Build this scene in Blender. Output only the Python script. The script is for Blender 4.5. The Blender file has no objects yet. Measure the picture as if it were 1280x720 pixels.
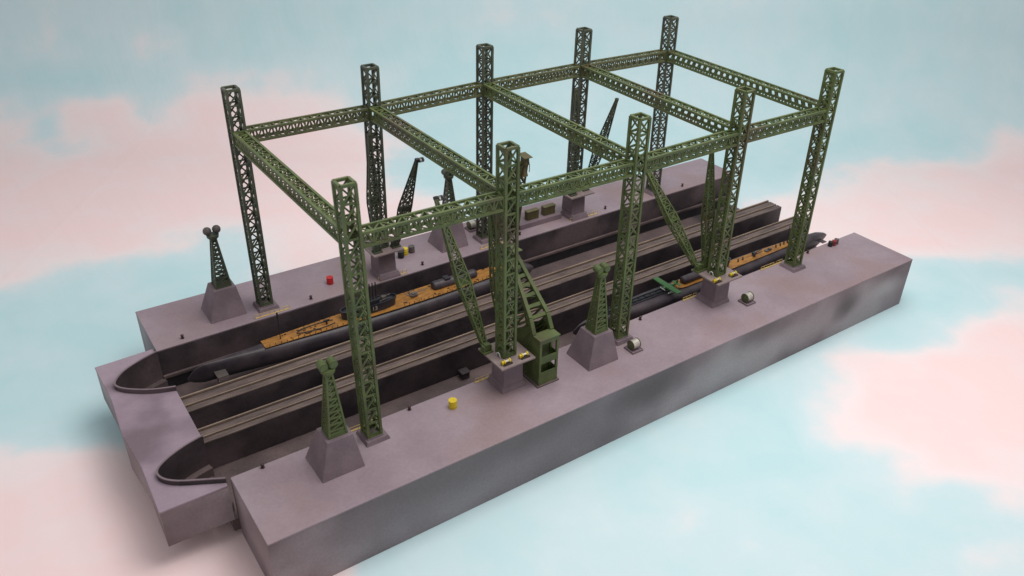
import bpy, math, random
from mathutils import Vector, Matrix
random.seed(7)
S = bpy.context.scene
COL = S.collection
V = Vector

# ------------------------------------------------------------------ mesh builder
class MB:
    def __init__(s): s.v=[]; s.f=[]; s.sm=[]
    def add(s, vs, fs, smooth=False):
        n=len(s.v); s.v+= [tuple(v) for v in vs]; s.f+=[tuple(i+n for i in f) for f in fs]; s.sm+=[smooth]*len(fs)
    def box(s, x0,y0,z0,x1,y1,z1):
        s.add([(x0,y0,z0),(x1,y0,z0),(x1,y1,z0),(x0,y1,z0),(x0,y0,z1),(x1,y0,z1),(x1,y1,z1),(x0,y1,z1)],
              [(3,2,1,0),(4,5,6,7),(0,1,5,4),(1,2,6,5),(2,3,7,6),(3,0,4,7)])
    def cbox(s, c, d):
        s.box(c[0]-d[0]/2,c[1]-d[1]/2,c[2]-d[2]/2,c[0]+d[0]/2,c[1]+d[1]/2,c[2]+d[2]/2)
    def bar(s, p, q, w=.01, h=None, up=(0,0,1)):
        p=V(p); q=V(q); h=h or w; d=(q-p)
        if d.length<1e-6: return
        d.normalize(); up=V(up)
        if abs(d.dot(up))>.97: up=V((1,0,0)) if abs(d.x)<.9 else V((0,1,0))
        a=d.cross(up).normalized()*(w/2); b=a.cross(d).normalized()*(h/2)
        s.add([p-a-b,p+a-b,p+a+b,p-a+b,q-a-b,q+a-b,q+a+b,q-a+b],
              [(3,2,1,0),(4,5,6,7),(0,1,5,4),(1,2,6,5),(2,3,7,6),(3,0,4,7)])
    def frustum(s, c, b0, b1, z0, z1, c1=None):
        c1=c1 or c
        s.add([(c[0]-b0[0],c[1]-b0[1],z0),(c[0]+b0[0],c[1]-b0[1],z0),(c[0]+b0[0],c[1]+b0[1],z0),(c[0]-b0[0],c[1]+b0[1],z0),
               (c1[0]-b1[0],c1[1]-b1[1],z1),(c1[0]+b1[0],c1[1]-b1[1],z1),(c1[0]+b1[0],c1[1]+b1[1],z1),(c1[0]-b1[0],c1[1]+b1[1],z1)],
              [(3,2,1,0),(4,5,6,7),(0,1,5,4),(1,2,6,5),(2,3,7,6),(3,0,4,7)])
    def rings(s, rings, smooth=True, caps=True):
        n=len(rings[0]); vs=[p for r in rings for p in r]; fs=[]
        for i in range(len(rings)-1):
            for k in range(n):
                a=i*n+k; b=i*n+(k+1)%n; fs.append((a,b,b+n,a+n))
        s.add(vs,fs,smooth)
        if caps:
            s.add(list(rings[0]),[tuple(range(n-1,-1,-1))]); s.add(list(rings[-1]),[tuple(range(n))])
    def cyl(s, p, q, r, r2=None, n=20, smooth=True):
        p=V(p);q=V(q);r2=r if r2 is None else r2; d=(q-p).normalized()
        up=V((0,0,1)) if abs(d.z)<.9 else V((1,0,0)); a=d.cross(up).normalized(); b=d.cross(a).normalized()
        R=[[c+(a*math.cos(t)+b*math.sin(t))*rr for t in [2*math.pi*k/n for k in range(n)]] for c,rr in((p,r),(q,r2))]
        s.rings(R,smooth)
    def sphere(s, c, r, n=16, m=10, sc=(1,1,1)):
        c=V(c); R=[]
        for i in range(m+1):
            ph=-math.pi/2+math.pi*i/m; rr=max(math.cos(ph),.02)*r
            R.append([c+V((math.cos(t)*rr*sc[0],math.sin(t)*rr*sc[1],math.sin(ph)*r*sc[2])) for t in [2*math.pi*k/n for k in range(n)]])
        s.rings(R)
    def prism(s, pts, z0, z1):     # closed polygon, counter-clockwise
        n=len(pts)
        s.add([(x,y,z0) for x,y in pts]+[(x,y,z1) for x,y in pts],
              [tuple(range(n-1,-1,-1)),tuple(range(n,2*n))]+[(i,(i+1)%n,(i+1)%n+n,i+n) for i in range(n)])
    def tube(s, pts, r, n=6):
        for i in range(len(pts)-1): s.cyl(pts[i],pts[i+1],r,n=n)
    def build(s, name, mat, parent=None, bevel=0, seg=2, two=None):
        me=bpy.data.meshes.new(name); me.from_pydata(s.v,[],s.f); me.validate()
        for p,f in zip(me.polygons,s.sm): p.use_smooth=f
        me.materials.append(mat)
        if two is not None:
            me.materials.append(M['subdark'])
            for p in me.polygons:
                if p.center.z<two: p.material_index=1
        o=bpy.data.objects.new(name,me); COL.objects.link(o)
        if parent: o.parent=parent
        if bevel:
            m=o.modifiers.new('Bevel','BEVEL'); m.width=bevel; m.segments=seg; m.limit_method='ANGLE'; m.angle_limit=math.radians(35)
            m.harden_normals=False
        return o

def tag(o,label=None,cat=None,group=None,kind=None):
    if label:o['label']=label
    if cat:o['category']=cat
    if group:o['group']=group
    if kind:o['kind']=kind
    return o
def empty(name,loc,rz=0):
    o=bpy.data.objects.new(name,None); COL.objects.link(o); o.location=loc; o.rotation_euler=(0,0,rz)
    o.empty_display_size=.05
    return o
def kids(o): return [c for c in bpy.data.objects if c.parent==o]
def copy_tree(o,parent=None):
    c=o.copy(); COL.objects.link(c); c.parent=parent
    for ch in kids(o): copy_tree(ch,c)
    return c

# ------------------------------------------------------------------ materials
def srgb(r,g,b):
    f=lambda c:(c/255/12.92 if c/255<=.04045 else ((c/255+.055)/1.055)**2.4)
    return (f(r),f(g),f(b),1)
def mat(name,c1,c2,scale=3,rough=.65,bump=.15,bscale=60,metal=0,c3=None,s3=.6,detail=5,stretch=None,spec=.4,lo=.35,hi=.65,spk=.11):
    m=bpy.data.materials.new(name); m.use_nodes=True; nt=m.node_tree; N=nt.nodes; L=nt.links
    b=N['Principled BSDF']; b.inputs['Roughness'].default_value=rough; b.inputs['Metallic'].default_value=metal
    b.inputs['Specular IOR Level'].default_value=spec
    tc=N.new('ShaderNodeTexCoord'); mp=N.new('ShaderNodeMapping'); L.new(tc.outputs['Object'],mp.inputs[0])
    if stretch: mp.inputs['Scale'].default_value=stretch
    n=N.new('ShaderNodeTexNoise'); n.inputs['Scale'].default_value=scale; n.inputs['Detail'].default_value=detail; n.inputs['Roughness'].default_value=.6
    L.new(mp.outputs[0],n.inputs['Vector'])
    r=N.new('ShaderNodeValToRGB'); r.color_ramp.elements[0].position=lo; r.color_ramp.elements[1].position=hi
    r.color_ramp.elements[0].color=c1; r.color_ramp.elements[1].color=c2
    L.new(n.outputs['Fac'],r.inputs[0]); out=r.outputs[0]
    if c3:
        n3=N.new('ShaderNodeTexNoise'); n3.inputs['Scale'].default_value=s3; n3.inputs['Detail'].default_value=3
        ad=N.new('ShaderNodeMapping'); ad.inputs['Location'].default_value=(3.1,7.7,1.3); L.new(tc.outputs['Object'],ad.inputs[0]); L.new(ad.outputs[0],n3.inputs['Vector'])
        r3=N.new('ShaderNodeMapRange'); r3.interpolation_type='SMOOTHSTEP'; r3.inputs['From Min'].default_value=.5; r3.inputs['From Max'].default_value=.72
        L.new(n3.outputs['Fac'],r3.inputs['Value'])
        mx=N.new('ShaderNodeMix'); mx.data_type='RGBA'; L.new(r3.outputs[0],mx.inputs['Factor']); L.new(out,mx.inputs['A']); mx.inputs['B'].default_value=c3
        out=mx.outputs['Result']
    # fine speckle
    n2=N.new('ShaderNodeTexNoise'); n2.inputs['Scale'].default_value=bscale; n2.inputs['Detail'].default_value=4
    L.new(tc.outputs['Object'],n2.inputs['Vector'])
    hs=N.new('ShaderNodeHueSaturation'); mr=N.new('ShaderNodeMapRange'); mr.inputs['From Min'].default_value=.3; mr.inputs['From Max'].default_value=.7
    mr.inputs['To Min'].default_value=1-spk; mr.inputs['To Max'].default_value=1+spk
    L.new(n2.outputs['Fac'],mr.inputs['Value']); L.new(mr.outputs[0],hs.inputs['Value']); L.new(out,hs.inputs['Color']); L.new(hs.outputs[0],b.inputs['Base Color'])
    bp=N.new('ShaderNodeBump'); bp.inputs['Strength'].default_value=bump; bp.inputs['Distance'].default_value=.004
    L.new(n2.outputs['Fac'],bp.inputs['Height']); L.new(bp.outputs[0],b.inputs['Normal'])
    return m
M={}
M['deck']=mat('mauve_concrete',srgb(132,115,122),srgb(149,133,140),1.8,.62,.15,48,c3=srgb(138,116,117),s3=1.3,spk=.05)
M['head']=mat('mauve_head',srgb(136,117,129),srgb(154,136,147),1.6,.6,.12,45,c3=srgb(112,95,104),s3=1.8,spk=.04)
M['ped']=mat('dark_mauve_concrete',srgb(106,91,97),srgb(124,107,113),5,.65,.2,80,spk=.06)
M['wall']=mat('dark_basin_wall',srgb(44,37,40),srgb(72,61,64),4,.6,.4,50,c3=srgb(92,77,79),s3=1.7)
M['rail']=mat('rail_wood',srgb(76,63,60),srgb(108,91,85),5,.6,.3,90,stretch=(1,6,1))
M['railtan']=mat('rail_edge_tan',srgb(112,94,83),srgb(144,124,108),4,.55,.3,90)
M['groove']=mat('groove_brown',srgb(40,29,25),srgb(58,42,34),5,.7,.3,90)
M['floor']=mat('dock_floor',srgb(78,65,66),srgb(102,86,85),3,.7,.4,60,c3=srgb(56,47,49),s3=2)
M['green']=mat('olive_green_paint',srgb(70,82,47),srgb(90,100,57),7,.5,.25,120,c3=srgb(80,74,50),s3=2.5)
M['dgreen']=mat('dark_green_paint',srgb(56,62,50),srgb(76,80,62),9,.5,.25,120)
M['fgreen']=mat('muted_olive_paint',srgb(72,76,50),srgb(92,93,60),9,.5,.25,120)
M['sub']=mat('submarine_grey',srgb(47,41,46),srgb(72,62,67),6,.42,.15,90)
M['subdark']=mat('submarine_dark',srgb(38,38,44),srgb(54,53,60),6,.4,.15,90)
M['lino']=mat('orange_brown_deck',srgb(122,82,38),srgb(168,115,48),14,.55,.3,120,stretch=(1,4,1))
M['black']=mat('black_fittings',srgb(28,27,30),srgb(44,42,46),9,.5,.2,120)
M['bollard']=mat('bollard_brown',srgb(52,34,36),srgb(70,44,44),9,.5,.2,120)
M['red']=mat('red_paint',srgb(168,26,30),srgb(192,38,38),9,.4,.15,120)
M['dullred']=mat('dull_red_paint',srgb(122,34,40),srgb(146,48,52),9,.45,.15,120)
M['yellow']=mat('yellow_paint',srgb(196,168,28),srgb(220,192,44),9,.45,.15,120)
M['grey']=mat('barrel_grey',srgb(74,68,66),srgb(96,88,84),9,.5,.2,120)
M['cable']=mat('silver_cable',srgb(176,168,160),srgb(214,206,196),30,.35,.3,200,metal=.3)
M['olive']=mat('olive_brown_box',srgb(80,74,48),srgb(98,90,58),9,.6,.3,120)
M['brass']=mat('ochre_railing',srgb(176,146,88),srgb(200,172,112),9,.5,.2,120)
M['white']=mat('offwhite_paint',srgb(190,190,186),srgb(215,213,206),9,.5,.2,120)
M['plane']=mat('bright_green_paint',srgb(46,84,46),srgb(62,102,54),9,.5,.2,120)

# airbrushed side walls : grey clouds over dark mauve, streaky
def side_mat(name='airbrushed_side',spots=()):
    m=bpy.data.materials.new(name); m.use_nodes=True; nt=m.node_tree; N=nt.nodes; L=nt.links
    b=N['Principled BSDF']; b.inputs['Roughness'].default_value=.6
    tc=N.new('ShaderNodeTexCoord'); mp=N.new('ShaderNodeMapping'); mp.inputs['Scale'].default_value=(1,1,1.3); L.new(tc.outputs['Object'],mp.inputs[0])
    n=N.new('ShaderNodeTexNoise'); n.inputs['Scale'].default_value=1.35; n.inputs['Detail'].default_value=2.5; L.new(mp.outputs[0],n.inputs['Vector'])
    r=N.new('ShaderNodeValToRGB'); e=r.color_ramp.elements
    e[0].position=.34; e[0].color=srgb(98,83,87); e[1].position=.66; e[1].color=srgb(148,138,141)
    k=e.new(.5); k.color=srgb(124,110,114)
    L.new(n.outputs['Fac'],r.inputs[0])
    n2=N.new('ShaderNodeTexNoise'); n2.inputs['Scale'].default_value=60; n2.inputs['Detail'].default_value=5; L.new(tc.outputs['Object'],n2.inputs['Vector'])
    hs=N.new('ShaderNodeHueSaturation'); mr=N.new('ShaderNodeMapRange'); mr.inputs['From Min'].default_value=.3; mr.inputs['From Max'].default_value=.7
    mr.inputs['To Min'].default_value=.9; mr.inputs['To Max'].default_value=1.08
    L.new(n2.outputs['Fac'],mr.inputs['Value']); L.new(mr.outputs[0],hs.inputs['Value']); out=r.outputs[0]
    nd=N.new('ShaderNodeTexNoise'); nd.inputs['Scale'].default_value=3; nd.inputs['Detail'].default_value=3; L.new(tc.outputs['Object'],nd.inputs['Vector'])
    va=N.new('ShaderNodeVectorMath'); va.operation='MULTIPLY_ADD'; va.inputs[1].default_value=(.14,.0,.14); L.new(nd.outputs['Color'],va.inputs[0]); L.new(tc.outputs['Object'],va.inputs[2])
    for (sx,sz,rad,colr,st) in spots:
        ds=N.new('ShaderNodeVectorMath'); ds.operation='SUBTRACT'; ds.inputs[1].default_value=(sx+.07,0,sz+.07); L.new(va.outputs[0],ds.inputs[0])
        sc=N.new('ShaderNodeVectorMath'); sc.operation='MULTIPLY'; sc.inputs[1].default_value=(1/rad,0,1.3/rad if rad<.3 else 2.2/rad); L.new(ds.outputs[0],sc.inputs[0])
        ln=N.new('ShaderNodeVectorMath'); ln.operation='LENGTH'; L.new(sc.outputs[0],ln.inputs[0])
        mq=N.new('ShaderNodeMapRange'); mq.interpolation_type='SMOOTHSTEP'; mq.inputs['From Min'].default_value=.1; mq.inputs['To Min'].default_value=st; mq.inputs['To Max'].default_value=0; L.new(ln.outputs['Value'],mq.inputs['Value'])
        mx=N.new('ShaderNodeMix'); mx.data_type='RGBA'; L.new(mq.outputs[0],mx.inputs['Factor']); L.new(out,mx.inputs['A']); mx.inputs['B'].default_value=colr; out=mx.outputs['Result']
    L.new(out,hs.inputs['Color']); L.new(hs.outputs[0],b.inputs['Base Color'])
    bp=N.new('ShaderNodeBump'); bp.inputs['Strength'].default_value=.15; bp.inputs['Distance'].default_value=.004
    L.new(n2.outputs['Fac'],bp.inputs['Height']); L.new(bp.outputs[0],b.inputs['Normal'])
    return m
M['plate']=mat('platform_grey',srgb(122,106,106),srgb(142,126,122),6,.55,.2,80,spk=.06)
M['side']=side_mat()
DKS=srgb(74,66,68); LTS=srgb(158,152,154); MDS=srgb(124,118,122)
# soot and light grey airbrush patches on the long near wall (x, z measured from the middle of the quay's foot)
M['nearside']=side_mat('airbrushed_near_side',[(-1.3,.25,1.6,MDS,.7),(.66,.21,.6,LTS,.6),(2.62,.26,.36,LTS,.9),(1.5,.2,.5,LTS,.45),(2.08,.27,.26,DKS,.85),(-.15,.33,.55,DKS,.7),(-1.9,.42,.9,DKS,.5),(1.0,.42,.5,DKS,.5),(-1.1,.44,.6,DKS,.6)])

# ------------------------------------------------------------------ camera
CAMLOC=V((-1.56864,-3.75052,3.53518)); CROT=(1.02612,-.02015,-.59951); FPX=1044.784
cam=bpy.data.cameras.new('camera'); co=bpy.data.objects.new('camera',cam); COL.objects.link(co)
co.location=CAMLOC; co.rotation_euler=CROT; cam.sensor_width=36; cam.lens=36*FPX/1280; cam.clip_end=100; cam.clip_start=.05
cam.dof.use_dof=True; cam.dof.focus_distance=6.3; cam.dof.aperture_fstop=1.7
S.camera=co

# ------------------------------------------------------------------ printed backdrop cloth
GRID="""
33322111111122233332233322111112
33214311111111111112222222111111
11112345443320011222222222222212
53784788885211111222222222222223
74689999999851111111111111111136
99999999999731111111111114577889
99999999999886311111111577888999
99998643688888865555555788889998
75321112577777777777777788872122
11111112222222222222222222211125
11111111111111111111111111312489
11111111111111111111111114688999
11111111111111111111111114699999
22222222222222111111111115789999
67778877772222111111111111236888
99999988882222222222222222223346
99999999997222222333332222222223
99999999998222222333333333222354
""".split()
R=co.rotation_euler.to_matrix()
def project(p):
    q=R.transposed()@(V(p)-CAMLOC)
    if q.z>-.2: return None
    return (640+FPX*q.x/-q.z, 360-FPX*q.y/-q.z)
def cloudval(p):
    uv=project(p)
    if not uv: return .4
    x=min(max(uv[0]/40-.5,0),30.999); y=min(max(uv[1]/40-.5,0),16.999)
    i=int(x); j=int(y); fx=x-i; fy=y-j
    fx=fx*fx*(3-2*fx); fy=fy*fy*(3-2*fy)
    g=lambda a,b:int(GRID[b][a])/9
    return (g(i,j)*(1-fx)+g(i+1,j)*fx)*(1-fy)+(g(i,j+1)*(1-fx)+g(i+1,j+1)*fx)*fy
GZ=-.466
CREASES=[(2.95,.06,.0025),(-3.75,.05,.0015),(5.3,.05,.002)]
fwd=V((.564,.826,0)).normalized(); lat=V((fwd.y,-fwd.x,0))
prof=[(s,GZ) for s in [-1.5+.1*i for i in range(0,112)]]
s0=prof[-1][0]; Rr=1.6
for k in range(1,25):
    a=math.radians(82)*k/24; prof.append((s0+Rr*math.sin(a),GZ+Rr*(1-math.cos(a))))
ls,lz=prof[-1]
for k in range(1,30): prof.append((ls+.1*k*math.cos(math.radians(82)),lz+.1*k*math.sin(math.radians(82))))
LT=[-8+.1*i for i in range(0,171)]
vs=[];fs=[];cv=[]
for (s_,z_) in prof:
    for l_ in LT:
        p=V((CAMLOC.x,CAMLOC.y,0))+fwd*s_+lat*l_; p.z=z_; vs.append(p[:]); cv.append(cloudval(p))
nl=len(LT)
for i in range(len(prof)-1):
    for j in range(nl-1):
        a=i*nl+j; fs.append((a,a+1,a+nl+1,a+nl))
me=bpy.data.meshes.new('backdrop'); me.from_pydata(vs,[],fs)
at=me.attributes.new('cloud','FLOAT','POINT'); at.data.foreach_set('value',cv)
for p in me.polygons:p.use_smooth=True
bd=bpy.data.objects.new('backdrop',me); COL.objects.link(bd)
tag(bd,'printed cloth of pale blue sky with soft pink clouds under the dock','backdrop',kind='structure')
m=bpy.data.materials.new('printed_sky_cloth'); m.use_nodes=True; N=m.node_tree.nodes; L=m.node_tree.links
b=N['Principled BSDF']; b.inputs['Roughness'].default_value=.85; b.inputs['Specular IOR Level'].default_value=.15
tc=N.new('ShaderNodeTexCoord'); an=N.new('ShaderNodeAttribute'); an.attribute_name='cloud'
n1=N.new('ShaderNodeTexNoise'); n1.inputs['Scale'].default_value=2.0; n1.inputs['Detail'].default_value=7; n1.inputs['Roughness'].default_value=.55
L.new(tc.outputs['Object'],n1.inputs['Vector'])
ma=N.new('ShaderNodeMath'); ma.operation='MULTIPLY_ADD'; ma.inputs[1].default_value=.72; ma.inputs[2].default_value=-.38; L.new(n1.outputs['Fac'],ma.inputs[0])
ad=N.new('ShaderNodeMath'); ad.operation='ADD'; L.new(ma.outputs[0],ad.inputs[0]); L.new(an.outputs['Fac'],ad.inputs[1])
cr=N.new('ShaderNodeValToRGB'); e=cr.color_ramp.elements
e[0].position=.0; e[0].color=srgb(184,213,217); e[1].position=1.0; e[1].color=srgb(238,211,210)
k=e.new(.34); k.color=srgb(199,217,221)
k=e.new(.66); k.color=srgb(233,219,219)
L.new(ad.outputs[0],cr.inputs[0])
L.new(cr.outputs[0],b.inputs['Base Color'])
# gentle cloth ripples
wv=N.new('ShaderNodeTexNoise'); wv.inputs['Scale'].default_value=1.1; wv.inputs['Detail'].default_value=3; L.new(tc.outputs['Object'],wv.inputs['Vector'])
mp=N.new('ShaderNodeMapping'); mp.inputs['Rotation'].default_value=(0,0,.6); mp.inputs['Scale'].default_value=(3,.35,.35); L.new(tc.outputs['Object'],mp.inputs[0]); L.new(mp.outputs[0],wv.inputs['Vector'])
bp=N.new('ShaderNodeBump'); bp.inputs['Strength'].default_value=.25; bp.inputs['Distance'].default_value=.06; L.new(wv.outputs['Fac'],bp.inputs['Height']); L.new(bp.outputs[0],b.inputs['Normal'])
vd=N.new('ShaderNodeVectorMath'); vd.operation='DOT_PRODUCT'; vd.inputs[1].default_value=lat[:]; L.new(tc.outputs['Object'],vd.inputs[0])
prev=bp
for dd,wd,hg in CREASES:
    sb=N.new('ShaderNodeMath'); sb.operation='SUBTRACT'; sb.inputs[1].default_value=dd; L.new(vd.outputs['Value'],sb.inputs[0])
    ab=N.new('ShaderNodeMath'); ab.operation='ABSOLUTE'; L.new(sb.outputs[0],ab.inputs[0])
    mr=N.new('ShaderNodeMapRange'); mr.interpolation_type='SMOOTHSTEP'; mr.inputs['From Max'].default_value=wd; mr.inputs['To Min'].default_value=1; mr.inputs['To Max'].default_value=0; L.new(ab.outputs[0],mr.inputs['Value'])
    b2=N.new('ShaderNodeBump'); b2.inputs['Strength'].default_value=1; b2.inputs['Distance'].default_value=hg; L.new(mr.outputs[0],b2.inputs['Height']); L.new(prev.outputs[0],b2.inputs['Normal']); prev=b2
L.new(prev.outputs[0],b.inputs['Normal'])
me.materials.append(m)

# ------------------------------------------------------------------ dock body
def quay(name,x0,x1,ya,yb,ya1,yb1,z0,label,innerside):
    root=empty(name,((x0+x1)/2,(ya+yb)/2,z0)); tag(root,label,'quay','long quays either side of the dock')
    c=root.location
    def P(x,y,z):return (x-c.x,y-c.y,z-c.z)
    d=MB(); T=.012
    nx=40; top=[];
    # deck sheet as a thin slab with slightly wavy height
    vs=[];fs=[]
    for i in range(nx+1):
        t=i/nx; x=x0+(x1-x0)*t; a=ya+(ya1-ya)*t; b_=yb+(yb1-yb)*t
        vs+= [P(x,a,-T),P(x,b_,-T),P(x,b_,0),P(x,a,0)]
    for i in range(nx):
        for k in range(4):
            a=i*4+k; b2=i*4+(k+1)%4; fs.append((a,a+4,b2+4,b2))
    fs.append((0,1,2,3)); n=nx*4; fs.append((n+3,n+2,n+1,n))
    d.add(vs,fs); d.build('deck',M['deck'],root,bevel=.004)
    w=MB()
    w.add([P(x0+.002,ya+.002,z0),P(x1-.002,ya1+.002,z0),P(x1-.002,yb1-.002,z0),P(x0+.002,yb-.002,z0),
           P(x0+.002,ya+.002,-T),P(x1-.002,ya1+.002,-T),P(x1-.002,yb1-.002,-T),P(x0+.002,yb-.002,-T)],
          [(3,2,1,0),(4,5,6,7),(0,1,5,4),(1,2,6,5),(2,3,7,6),(3,0,4,7)])
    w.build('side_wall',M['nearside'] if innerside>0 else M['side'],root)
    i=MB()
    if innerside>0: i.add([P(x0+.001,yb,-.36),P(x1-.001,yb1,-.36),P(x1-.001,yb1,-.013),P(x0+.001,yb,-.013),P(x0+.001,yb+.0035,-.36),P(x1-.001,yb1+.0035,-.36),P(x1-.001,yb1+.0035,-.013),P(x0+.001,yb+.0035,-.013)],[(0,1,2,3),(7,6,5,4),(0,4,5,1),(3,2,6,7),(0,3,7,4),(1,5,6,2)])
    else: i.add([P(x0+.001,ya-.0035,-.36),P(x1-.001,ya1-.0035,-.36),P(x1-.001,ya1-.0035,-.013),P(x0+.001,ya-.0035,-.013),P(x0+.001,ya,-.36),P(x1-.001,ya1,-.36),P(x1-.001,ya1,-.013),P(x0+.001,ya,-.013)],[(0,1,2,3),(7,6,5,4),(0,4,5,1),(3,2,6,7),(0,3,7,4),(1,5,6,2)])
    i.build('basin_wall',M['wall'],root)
    return root
quay('quay',-.8316,5.0527,-.4681,.142,-.4681,.142,GZ+.001,'near mauve concrete quay whose long grey airbrushed side faces the viewer',1)
quay('quay',-.857,5.13,1.673,2.29,1.70,2.20,GZ+.001,'far mauve concrete quay behind the dock basin, carrying the far row of columns',-1)

# floor slab
f=MB(); f.box(-.87,.135,-.42,5.09,1.73,-.336)
tag(f.build('dock_floor',M['floor']),'dark brown sunken floor slab between the two quays under the submarines','floor')
# ledge along the far bay
led=empty('ledge_undercut_shade',(2.1,1.662,-.335)); tag(led,'weathered ledge over a black strip painting the shaded gap under the far basin wall','ledge')
f=MB(); f.box(-2.955,-.014,.092,2.98,.007,.122); f.build('ledge',M['floor'],led,bevel=.006)
f=MB(); f.box(-2.955,-.004,0,2.98,.007,.0915); f.build('undercut_shade',M['black'],led)  # black strip paints in the shade of the undercut below the wall

# dock head with two rounded bay ends
def arc(cx,cy,rx,ry,n=20,exp=2.3):   # from (cx, cy+ry) round the left to (cx, cy-ry)
    r=[]
    for k in range(n+1):
        t=math.pi/2+math.pi*k/n; c=math.cos(t); s_=math.sin(t)
        r.append((cx+rx*math.copysign(abs(c)**(2/exp),c),cy+ry*math.copysign(abs(s_)**(2/exp),s_)))
    return r
XR=-.858
def catm(P,n=6):
    out=[]
    for i in range(len(P)-1):
        p0=P[max(i-1,0)];p1=P[i];p2=P[i+1];p3=P[min(i+2,len(P)-1)]
        for k in range(n):
            t=k/n
            out.append(tuple(.5*((2*p1[a])+(-p0[a]+p2[a])*t+(2*p0[a]-5*p1[a]+4*p2[a]-p3[a])*t*t+(-p0[a]+3*p1[a]-3*p2[a]+p3[a])*t**3) for a in (0,1)))
    return out+[tuple(P[-1])]
ar1=catm([(XR,1.672),(-.981,1.627),(-1.103,1.561),(-1.18,1.475),(-1.192,1.405),(-1.131,1.325),(-1.0,1.235),(XR,1.182)])
ar2=catm([(XR,.598),(-.978,.566),(-1.105,.503),(-1.178,.43),(-1.170,.352),(-1.105,.28),(-.985,.212),(XR,.146)])
head=empty('dock_head',(-1.05,.93,-.32)); hc=head.location
tag(head,'mauve block closing the left end of the dock, two rounded bays cut into it','dock end')
def hp(pts):return [(x-hc.x,y-hc.y) for x,y in pts]
# slab is built as strips: outline with bays cut in (x from left edge to the bay line)
XL=-1.25
outline=[(XL+.0,.118),(XR,.118)]+[(x,y) for x,y in reversed(ar2)]+[(x,y) for x,y in reversed(ar1)]+[(XR,1.765),(XL-.012,1.752),(XL+.005,1.31),(XL-.02,.9),(XL+.01,.55)]
h=MB(); h.prism(hp(outline),-.045-hc.z,-.03-hc.z); h.build('deck',M['head'],head,bevel=.004)
outl2=[(x+(.003 if x<-1.2 else 0),y+(.003 if y<.2 and x<-.86 else 0)) for x,y in outline]
h=MB(); h.prism(hp(outl2),-.31-hc.z,-.0455-hc.z); h.build('side_wall',M['side'],head)
h=MB(); h.box(-1.22-hc.x,.15-hc.y,-.308-hc.z,XR-.002-hc.x,1.70-hc.y,-.297-hc.z); h.build('bay_floor',M['floor'],head)
for arr in (ar1,ar2):
    h=MB()
    P=hp(arr); n=len(P)
    off=[]
    for i,(x,y) in enumerate(P):
        a=V(P[max(i-1,0)]); b2=V(P[min(i+1,n-1)]); t=(b2-a).normalized(); nn=V((-t.y,t.x)); off.append((x+nn.x*.014,y+nn.y*.014,x-nn.x*-.0,y))
    vs=[];fs=[]
    cxm=sum(p[0] for p in P)/n
    for i,(x,y) in enumerate(P):
        a=V(P[max(i-1,0)]); b2=V(P[min(i+1,n-1)]); t=(b2-a).normalized(); nn=V((t.y,-t.x))  # towards the bay? flip below
        q=V((x,y))
        mid=V((P[0][0],(P[0][1]+P[-1][1])/2))
        if (mid-q).dot(nn)<0: nn=-nn
        ins=q+nn*.009
        vs+=[(q.x,q.y,-.3075-hc.z),(ins.x,ins.y,-.3075-hc.z),(ins.x,ins.y,0.0-hc.z),(q.x,q.y,0.0-hc.z)]
    for i in range(n-1):
        for k in range(4):
            a=i*4+k;b2=i*4+(k+1)%4; fs.append((a,b2,b2+4,a+4))
    fs.append((3,2,1,0)); e4=(n-1)*4; fs.append((e4,e4+1,e4+2,e4+3))
    h.add(vs,fs)
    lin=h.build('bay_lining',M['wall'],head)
    # lighter rim strip
    r=MB(); vs2=[];
    for i in range(n):
        q=V(vs[i*4]); ins=V(vs[i*4+1]); z=0.0-hc.z
        d=(q-ins)*.15
        vs2+=[(q.x+d.x,q.y+d.y,z+.0005),(ins.x-d.x,ins.y-d.y,z+.0005),(ins.x-d.x,ins.y-d.y,z+.005),(q.x+d.x,q.y+d.y,z+.005)]
    r.add(vs2,fs); r.build('rim',M['ped'],lin)
    # low ledge ring inside the bay
    g=MB(); vs3=[]
    for i in range(n):
        q=V(vs[i*4+1]); q2=V(vs[i*4]); d=(q-q2).normalized()*.045
        vs3+=[(q.x,q.y,-.3075-hc.z),(q.x+d.x,q.y+d.y,-.3075-hc.z),(q.x+d.x,q.y+d.y,-.235-hc.z),(q.x,q.y,-.235-hc.z)]
    g.add(vs3,fs); g.build('ledge',M['floor'],head)

# keel walls
def keel_wall(y0,y1,x1,label,lite):
    root=empty('keel_wall',(2.1,(y0+y1)/2,-.336)); tag(root,label,'wall','long dividing walls in the dock')
    c=root.location; zt=-.104
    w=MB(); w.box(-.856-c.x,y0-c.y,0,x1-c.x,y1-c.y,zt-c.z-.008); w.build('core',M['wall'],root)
    W=y1-y0
    def strip(nm,m_,a,b2,za,zb,xa=-.856,xb=None):
        s=MB(); s.box(xa-c.x,y0+W*a-c.y,zt-c.z-.0079+za,(xb or x1)-c.x,y0+W*b2-c.y,zt-c.z+zb); s.build(nm,m_,root,bevel=.0015)
    strip('near_lip',M['rail'],0.0,.30,0,.002)
    strip('groove',M['groove'],.30,.39,0,-.005)
    strip('rail',M['railtan'],.39,.44,0,.006)
    strip('plank_top',M['rail'],.44,.82,0,.001)
    strip('groove',M['groove'],.82,.93,0,-.006)
    strip('rail',M['railtan'],.93,1.0,0,.007)
    return root
keel_wall(1.008,1.19,5.09,'far dividing wall with wooden rails on top, beside the submarine with the conning tower',1)
keel_wall(.645,.797,5.09,'near dividing wall with wooden rails on top, between the black gap and near bay',0)
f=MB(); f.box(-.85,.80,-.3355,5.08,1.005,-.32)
tag(f.build('drain_bed',M['black']),'black bed of the narrow gap between the two dividing walls','floor')

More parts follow.
